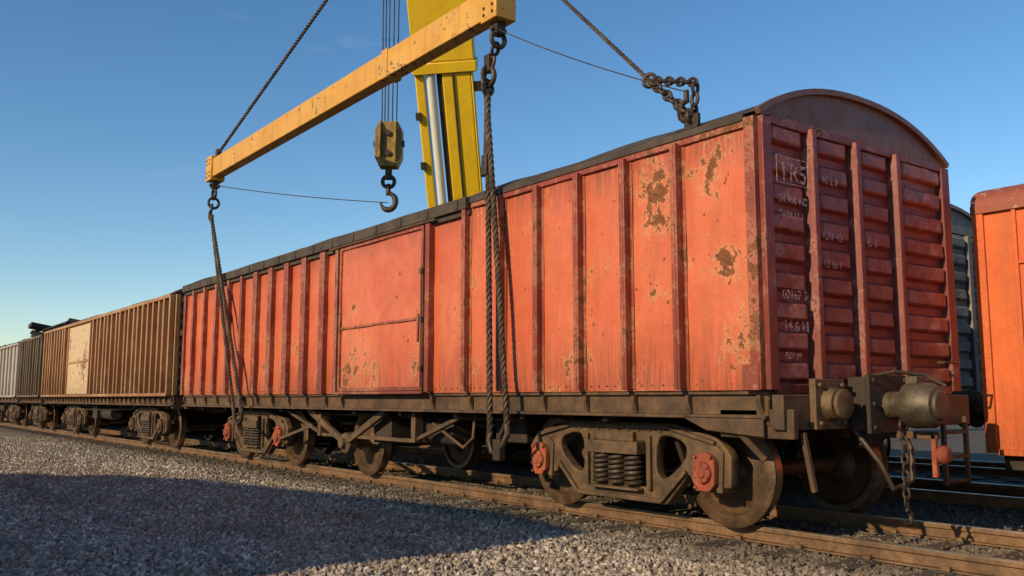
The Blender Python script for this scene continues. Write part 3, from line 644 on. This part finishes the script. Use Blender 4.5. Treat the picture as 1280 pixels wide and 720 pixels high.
q.done('wire_ropes',M_rope,sl); q=MB(); q.tube([(5.64,15.55,1.1),(5.64,15.5,.9),(5.64,15.3,.82),(5.64,15.18,.9),(5.64,15.14,1.05)],.034,8); q.done('thimbles',M_hook,sl)
AP=Vector((6.43,10.8,9.07))
sl=empty('lifting_sling',(6,14,7)); q=MB(); q.rope((5.7,17.0,6.0),AP,.030); q.rope((5.7,7.9,6.0),AP,.03); q.done('wire_ropes',M_rope,sl)
sl=empty('lifting_sling',(6,8,6)); q=MB(); a=Vector((5.88,5.2,ZE+.18)); b_=a.lerp(AP,.10)+Vector((0,0,-.03)); q.rope(b_,AP,.022); q.done('wire_ropes',M_rope,sl)
q=MB(); q.chain(a,b_,.12,.018); q.chain(a+Vector((0,-.02,0)),a+Vector((0,-.05,.30)),.11,.017); q.chain(a+Vector((0,-.05,.30)),b_,.11,.015); q.chain(a+Vector((0,.12,0)),a+Vector((0,.16,.2)),.10,.014); q.hook(a+Vector((0,.06,.26)),.26); q.ring(a,.06,.018,(0,1,0)); q.ring(b_,.06,.02,(1,.3,0)); q.done('chain',M_hook,sl)
tw=empty('tag_wire',(6,6,4)); q=MB()
def cat(p,r_,s,n=20): return [Vector(p).lerp(Vector(r_),i/n)-Vector((0,0,s*4*(i/n)*(1-i/n))) for i in range(n+1)]
q.tube(cat((5.6,7.8,5.35),(5.86,5.24,3.95),.05),.006,5); q.tube(cat((5.66,17.0,5.32),(7.33,13.25,4.55),.04),.008,5); q.done('wire',M_rope,tw)
# ---------------------------------------------------------------- crane
cr=empty('mobile_crane',(14.3,19.6,0)); L=Vector((.8,-.6,0))
def DP(D,lat,z): return Vector((D*.6+lat*.8,D*.8-lat*.6,z+1.265))
P0=DP(21.5,-1.31,4.97); P1=DP(19.6,-1.62,8.99); dv=(P1-P0); tip=P0+dv*2.2
nrm=dv.normalized().cross(L).normalized()
if (nrm.x*.6+nrm.y*.8)<0: nrm=-nrm
def off(f,l,n=0): return P0+dv*f+L*l+nrm*n
q=MB(); q.beam(off(-1.0,.24),off(1.2,.24),.66,.8,L); q.beam(off(1.0,.0),off(2.2,.0),.9,.7,L)
q.beam(off(-1.0,-.62,-.1),off(.72,-.62,-.1),.20,.5,L); q.beam(off(.70,-.02,.05),off(1.3,-.02,.05),1.40,.95,L)
q.beam(off(-1.0,.60,-.25),off(.66,.60,-.25),.05,.3,L)
q.beam(off(.64,-.02,.05),off(.698,-.02,.05),1.48,1.02,L); q.done('boom',M_yellow,cr,.03)
q=MB(); q.beam(off(-1.0,-.16,-.05),off(.64,-.16,-.05),.13,.5,L)
for i in range(7): q.beam(off(-.9+i*.26,-.72,-.4),off(-.86+i*.26,-.72,-.4),.12,.1,L)
q.beam(off(-1.0,.16,-.42),off(.64,.16,-.42),.04,.05,L); q.done('boom_cables_tray',M_dark,cr,.01)
q=MB(); q.cyl(off(-.6,-.36,-.32),off(.7,-.36,-.32),.10,22); q.done('boom_ram_rod',M_chrome,cr)
q=MB(); q.cyl(off(-1.0,-.36,-.32),off(-.6,-.36,-.32),.17,22); 
for f in(-.6,.1,.55): q.beam(off(f,.75,-.3),off(f+.05,.75,-.3),.3,.12,L)
q.cyl(off(2.15,-.5),off(2.15,.5),.35,24); q.done('ram_barrel',M_hook,cr)
HB=Vector((7.33,13.25,5.57)); q=MB(); 
for l in(-.16,-.10,-.03,.06,.15): 
    q.tube([HB+L*l*.8+Vector((0,0,.3)),HB+L*l*1.1+Vector((0,0,9))],.011,6)
q.tube([HB+Vector((0,0,9)),tip],.02,6); q.tube([AP,HB+Vector((-.3,-1.5,9))],.03,6); q.done('hoist_ropes',M_rope,cr)
q=MB()
for s in(-1,1):
    o=HB+L*(s*.13)
    q.prism([o+Vector(( .6*a,.8*a,z)) -L*.02 for a,z in((-.14,.38),(.14,.38),(.22,.25),(.22,-.22),(.12,-.38),(-.12,-.38),(-.22,-.22),(-.22,.25))],L*.04)
q.prism([HB+L*a+Vector((-.6*.13,-.8*.13,z)) for a,z in((-.16,.36),(.16,.36),(.23,.22),(.23,-.25),(.15,-.42),(-.15,-.42),(-.23,-.25),(-.23,.22))],Vector((.6,.8,0))*.26)
q.done('hook_block',M_block,cr,.015)
q=MB(); q.cyl(HB-L*.26,HB+L*.26,.06,12); q.cyl(HB+Vector((0,0,-.4)),HB+Vector((0,0,-.62)),.06,12); q.ring(HB+Vector((0,0,-.66)),.1,.035,(.6,.8,0)); q.hook(HB+Vector((0,0,-.7)),.42,L)
for z in(-.2,.15): q.cyl(HB+Vector((-.6*.14,-.8*.14,z)),HB+Vector((-.6*.17,-.8*.17,z)),.05,10)
q.done('hook',M_hook,cr)
q=MB(); bx,by=14.35,18.6
q.box(bx-1.2,bx+1.2,by-3,by+6,1.0,1.6); q.cyl((bx,by+1,1.6),(bx,by+1,1.85),1.1,28); q.box(bx-1.1,bx+1.1,by-.8,by+3.2,1.85,3.0); q.box(bx-1.2,bx+1.25,by+6,by+8,.7,2.6); q.box(bx+.4,bx+1.2,by-2.3,by-.8,1.9,3.5)
q.beam((bx-1.3,by-.1,2.2),(bx-.4,by+.6,2.6),.9,.6,L)
for y in(by-2.0,by+4.4):
    q.box(bx-3,bx+3,y,y+.35,.8,1.05)
q.done('carrier',M_yellow,cr,.05)
q=MB()
for y in(by-2.6,by-.8,by+2.6,by+3.9,by+7):
    for s in(-1,1): q.lathe((bx+s*1.22,y,.55),(s,0,0),[(-.35,0),(-.35,.5),(-.3,.55),(0,.55),(.05,.5),(.05,.3),(-.05,.28),(-.05,0)],24)
q.done('tyres',M_rubber,cr); q=MB(); q.box(bx-1.0,bx+1.0,by+8.0,by+8.02,1.6,2.4); q.box(bx+.5,bx+1.1,by-2.33,by-2.3,2.4,3.3); q.done('cab_windows',M_glass,cr)
q=MB()
for y in(by-1.9,by+4.5):
    for s in(-1,1): q.cyl((bx+s*2.9,y+.1,.05),(bx+s*2.9,y+.1,.85),.09,12); q.cyl((bx+s*2.9,y+.1,.0),(bx+s*2.9,y+.1,.06),.35,20)
q.done('outriggers',M_hook,cr)
# ---------------------------------------------------------------- unseen shed, added and shaped to shade the foreground gravel
wh=empty('unseen_shadow_shed',(-18,12,0)); fp=[(-12.4,16.2),(-10.0,13.3),(-8.6,6.9),(-8.9,5.2),(-26,5.2),(-26,16.2)]
m,k,b=newmat('shadow_shed_brick'); bt=k.new('ShaderNodeTexBrick'); k.set(bt,'Vector',k.mapping(k.coord(),rot=(R(90),0,0))); k.set(bt,'Color1',(.28,.11,.07,1)); k.set(bt,'Color2',(.22,.09,.06,1)); k.set(bt,'Mortar',(.3,.28,.25,1)); k.set(bt,'Scale',4.0); k.set(b,'Base Color',k.mix(k.mapr(k.noise(k.coord(),1.5),.4,.7,0,.4),bt.outputs[0],(.1,.08,.07,1))); k.set(b,'Roughness',.9)
q=MB(); q.prism([(x,y,0) for x,y in fp],(0,0,5.95)); q.done('walls',m,wh)
q=MB(); q.prism([(x,y,5.95) for x,y in fp],(0,0,.2)); q.done('roof',M_roof,wh,.02)
q=MB()
for i in range(4): q.box(-24+i*3.6,-22.2+i*3.6,5.1,5.25,2.2,3.8)
q.done('windows',M_glass,wh,.01); q=MB(); q.box(-10.2,-9.2,5.08,5.24,0,2.2); q.done('door',M_gray,wh,.02)
# distant trees
m,k,b=newmat('distant_foliage'); k.set(b,'Base Color',k.mix(k.noise(k.coord(),.6),(.03,.045,.018,1),(.08,.10,.04,1))); k.set(b,'Roughness',.95)
q=MB()
def tf(u,v):
    a=u*2*math.pi; r_=210+noise.noise(Vector((math.cos(a)*9,math.sin(a)*9,0)))*25; hh=6+5*noise.noise(Vector((math.cos(a)*22,math.sin(a)*22,3)))+3*noise.noise(Vector((math.cos(a)*90,math.sin(a)*90,3)))
    rr_=r_+(v-.5)*8+noise.noise(Vector((u*400,v*9,1)))*3; return (math.cos(a)*rr_,math.sin(a)*rr_,hh*math.sin(v*math.pi)**.6-.2)
q.grid(1400,10,tf); q.done('distant_trees',m)
# ---------------------------------------------------------------- light, sky
EL=22.5; AZ=Vector((-math.cos(R(5)),-math.sin(R(5)),0))
to=Vector((AZ.x*math.cos(R(EL)),AZ.y*math.cos(R(EL)),math.sin(R(EL))))
sd=bpy.data.lights.new('sun','SUN'); sd.energy=5.0; sd.angle=R(.5); sd.color=(1,.79,.49)
so=bpy.data.objects.new('sun',sd); scene.collection.objects.link(so); so.rotation_euler=to.to_track_quat('Z','Y').to_euler(); so.location=(-20,0,20)
w=bpy.data.worlds.new('World'); scene.world=w; w.use_nodes=True; k=N(w.node_tree); bg=k.n['Background']
sk=k.new('ShaderNodeTexSky',sky_type='NISHITA'); sk.sun_disc=False; sk.sun_elevation=R(EL); sk.sun_rotation=math.atan2(AZ.x,AZ.y); sk.air_density=1.0; sk.dust_density=.1; sk.ozone_density=2.0
hs=k.new('ShaderNodeHueSaturation'); k.set(hs,'Saturation',1.25); k.set(hs,'Value',1.4); k.set(hs,'Color',sk.outputs[0])
gc=k.coord('Generated'); cl=k.noise(k.mapping(gc,scale=(1.2,3.2,9),rot=(0,R(12),R(20))),2.2,8,.62,.4)
cf=k.mapr(cl,.64,.87,0,.2)
col=k.mix(cf,hs.outputs[0],(7.5,7.6,7.8,1)); k.set(bg,'Color',col); bg.inputs['Strength'].default_value=.102
scene.view_settings.view_transform='Standard'; scene.view_settings.look='None'; scene.view_settings.exposure=0
# ---------------------------------------------------------------- camera
cd=bpy.data.cameras.new('camera'); cd.lens=31.78; cd.sensor_width=36; cd.clip_end=4000; cd.clip_start=.05
co=bpy.data.objects.new('camera',cd); scene.collection.objects.link(co); co.location=(0,0,1.265); co.rotation_euler=(R(96.96),0,R(-36.9)); scene.camera=co
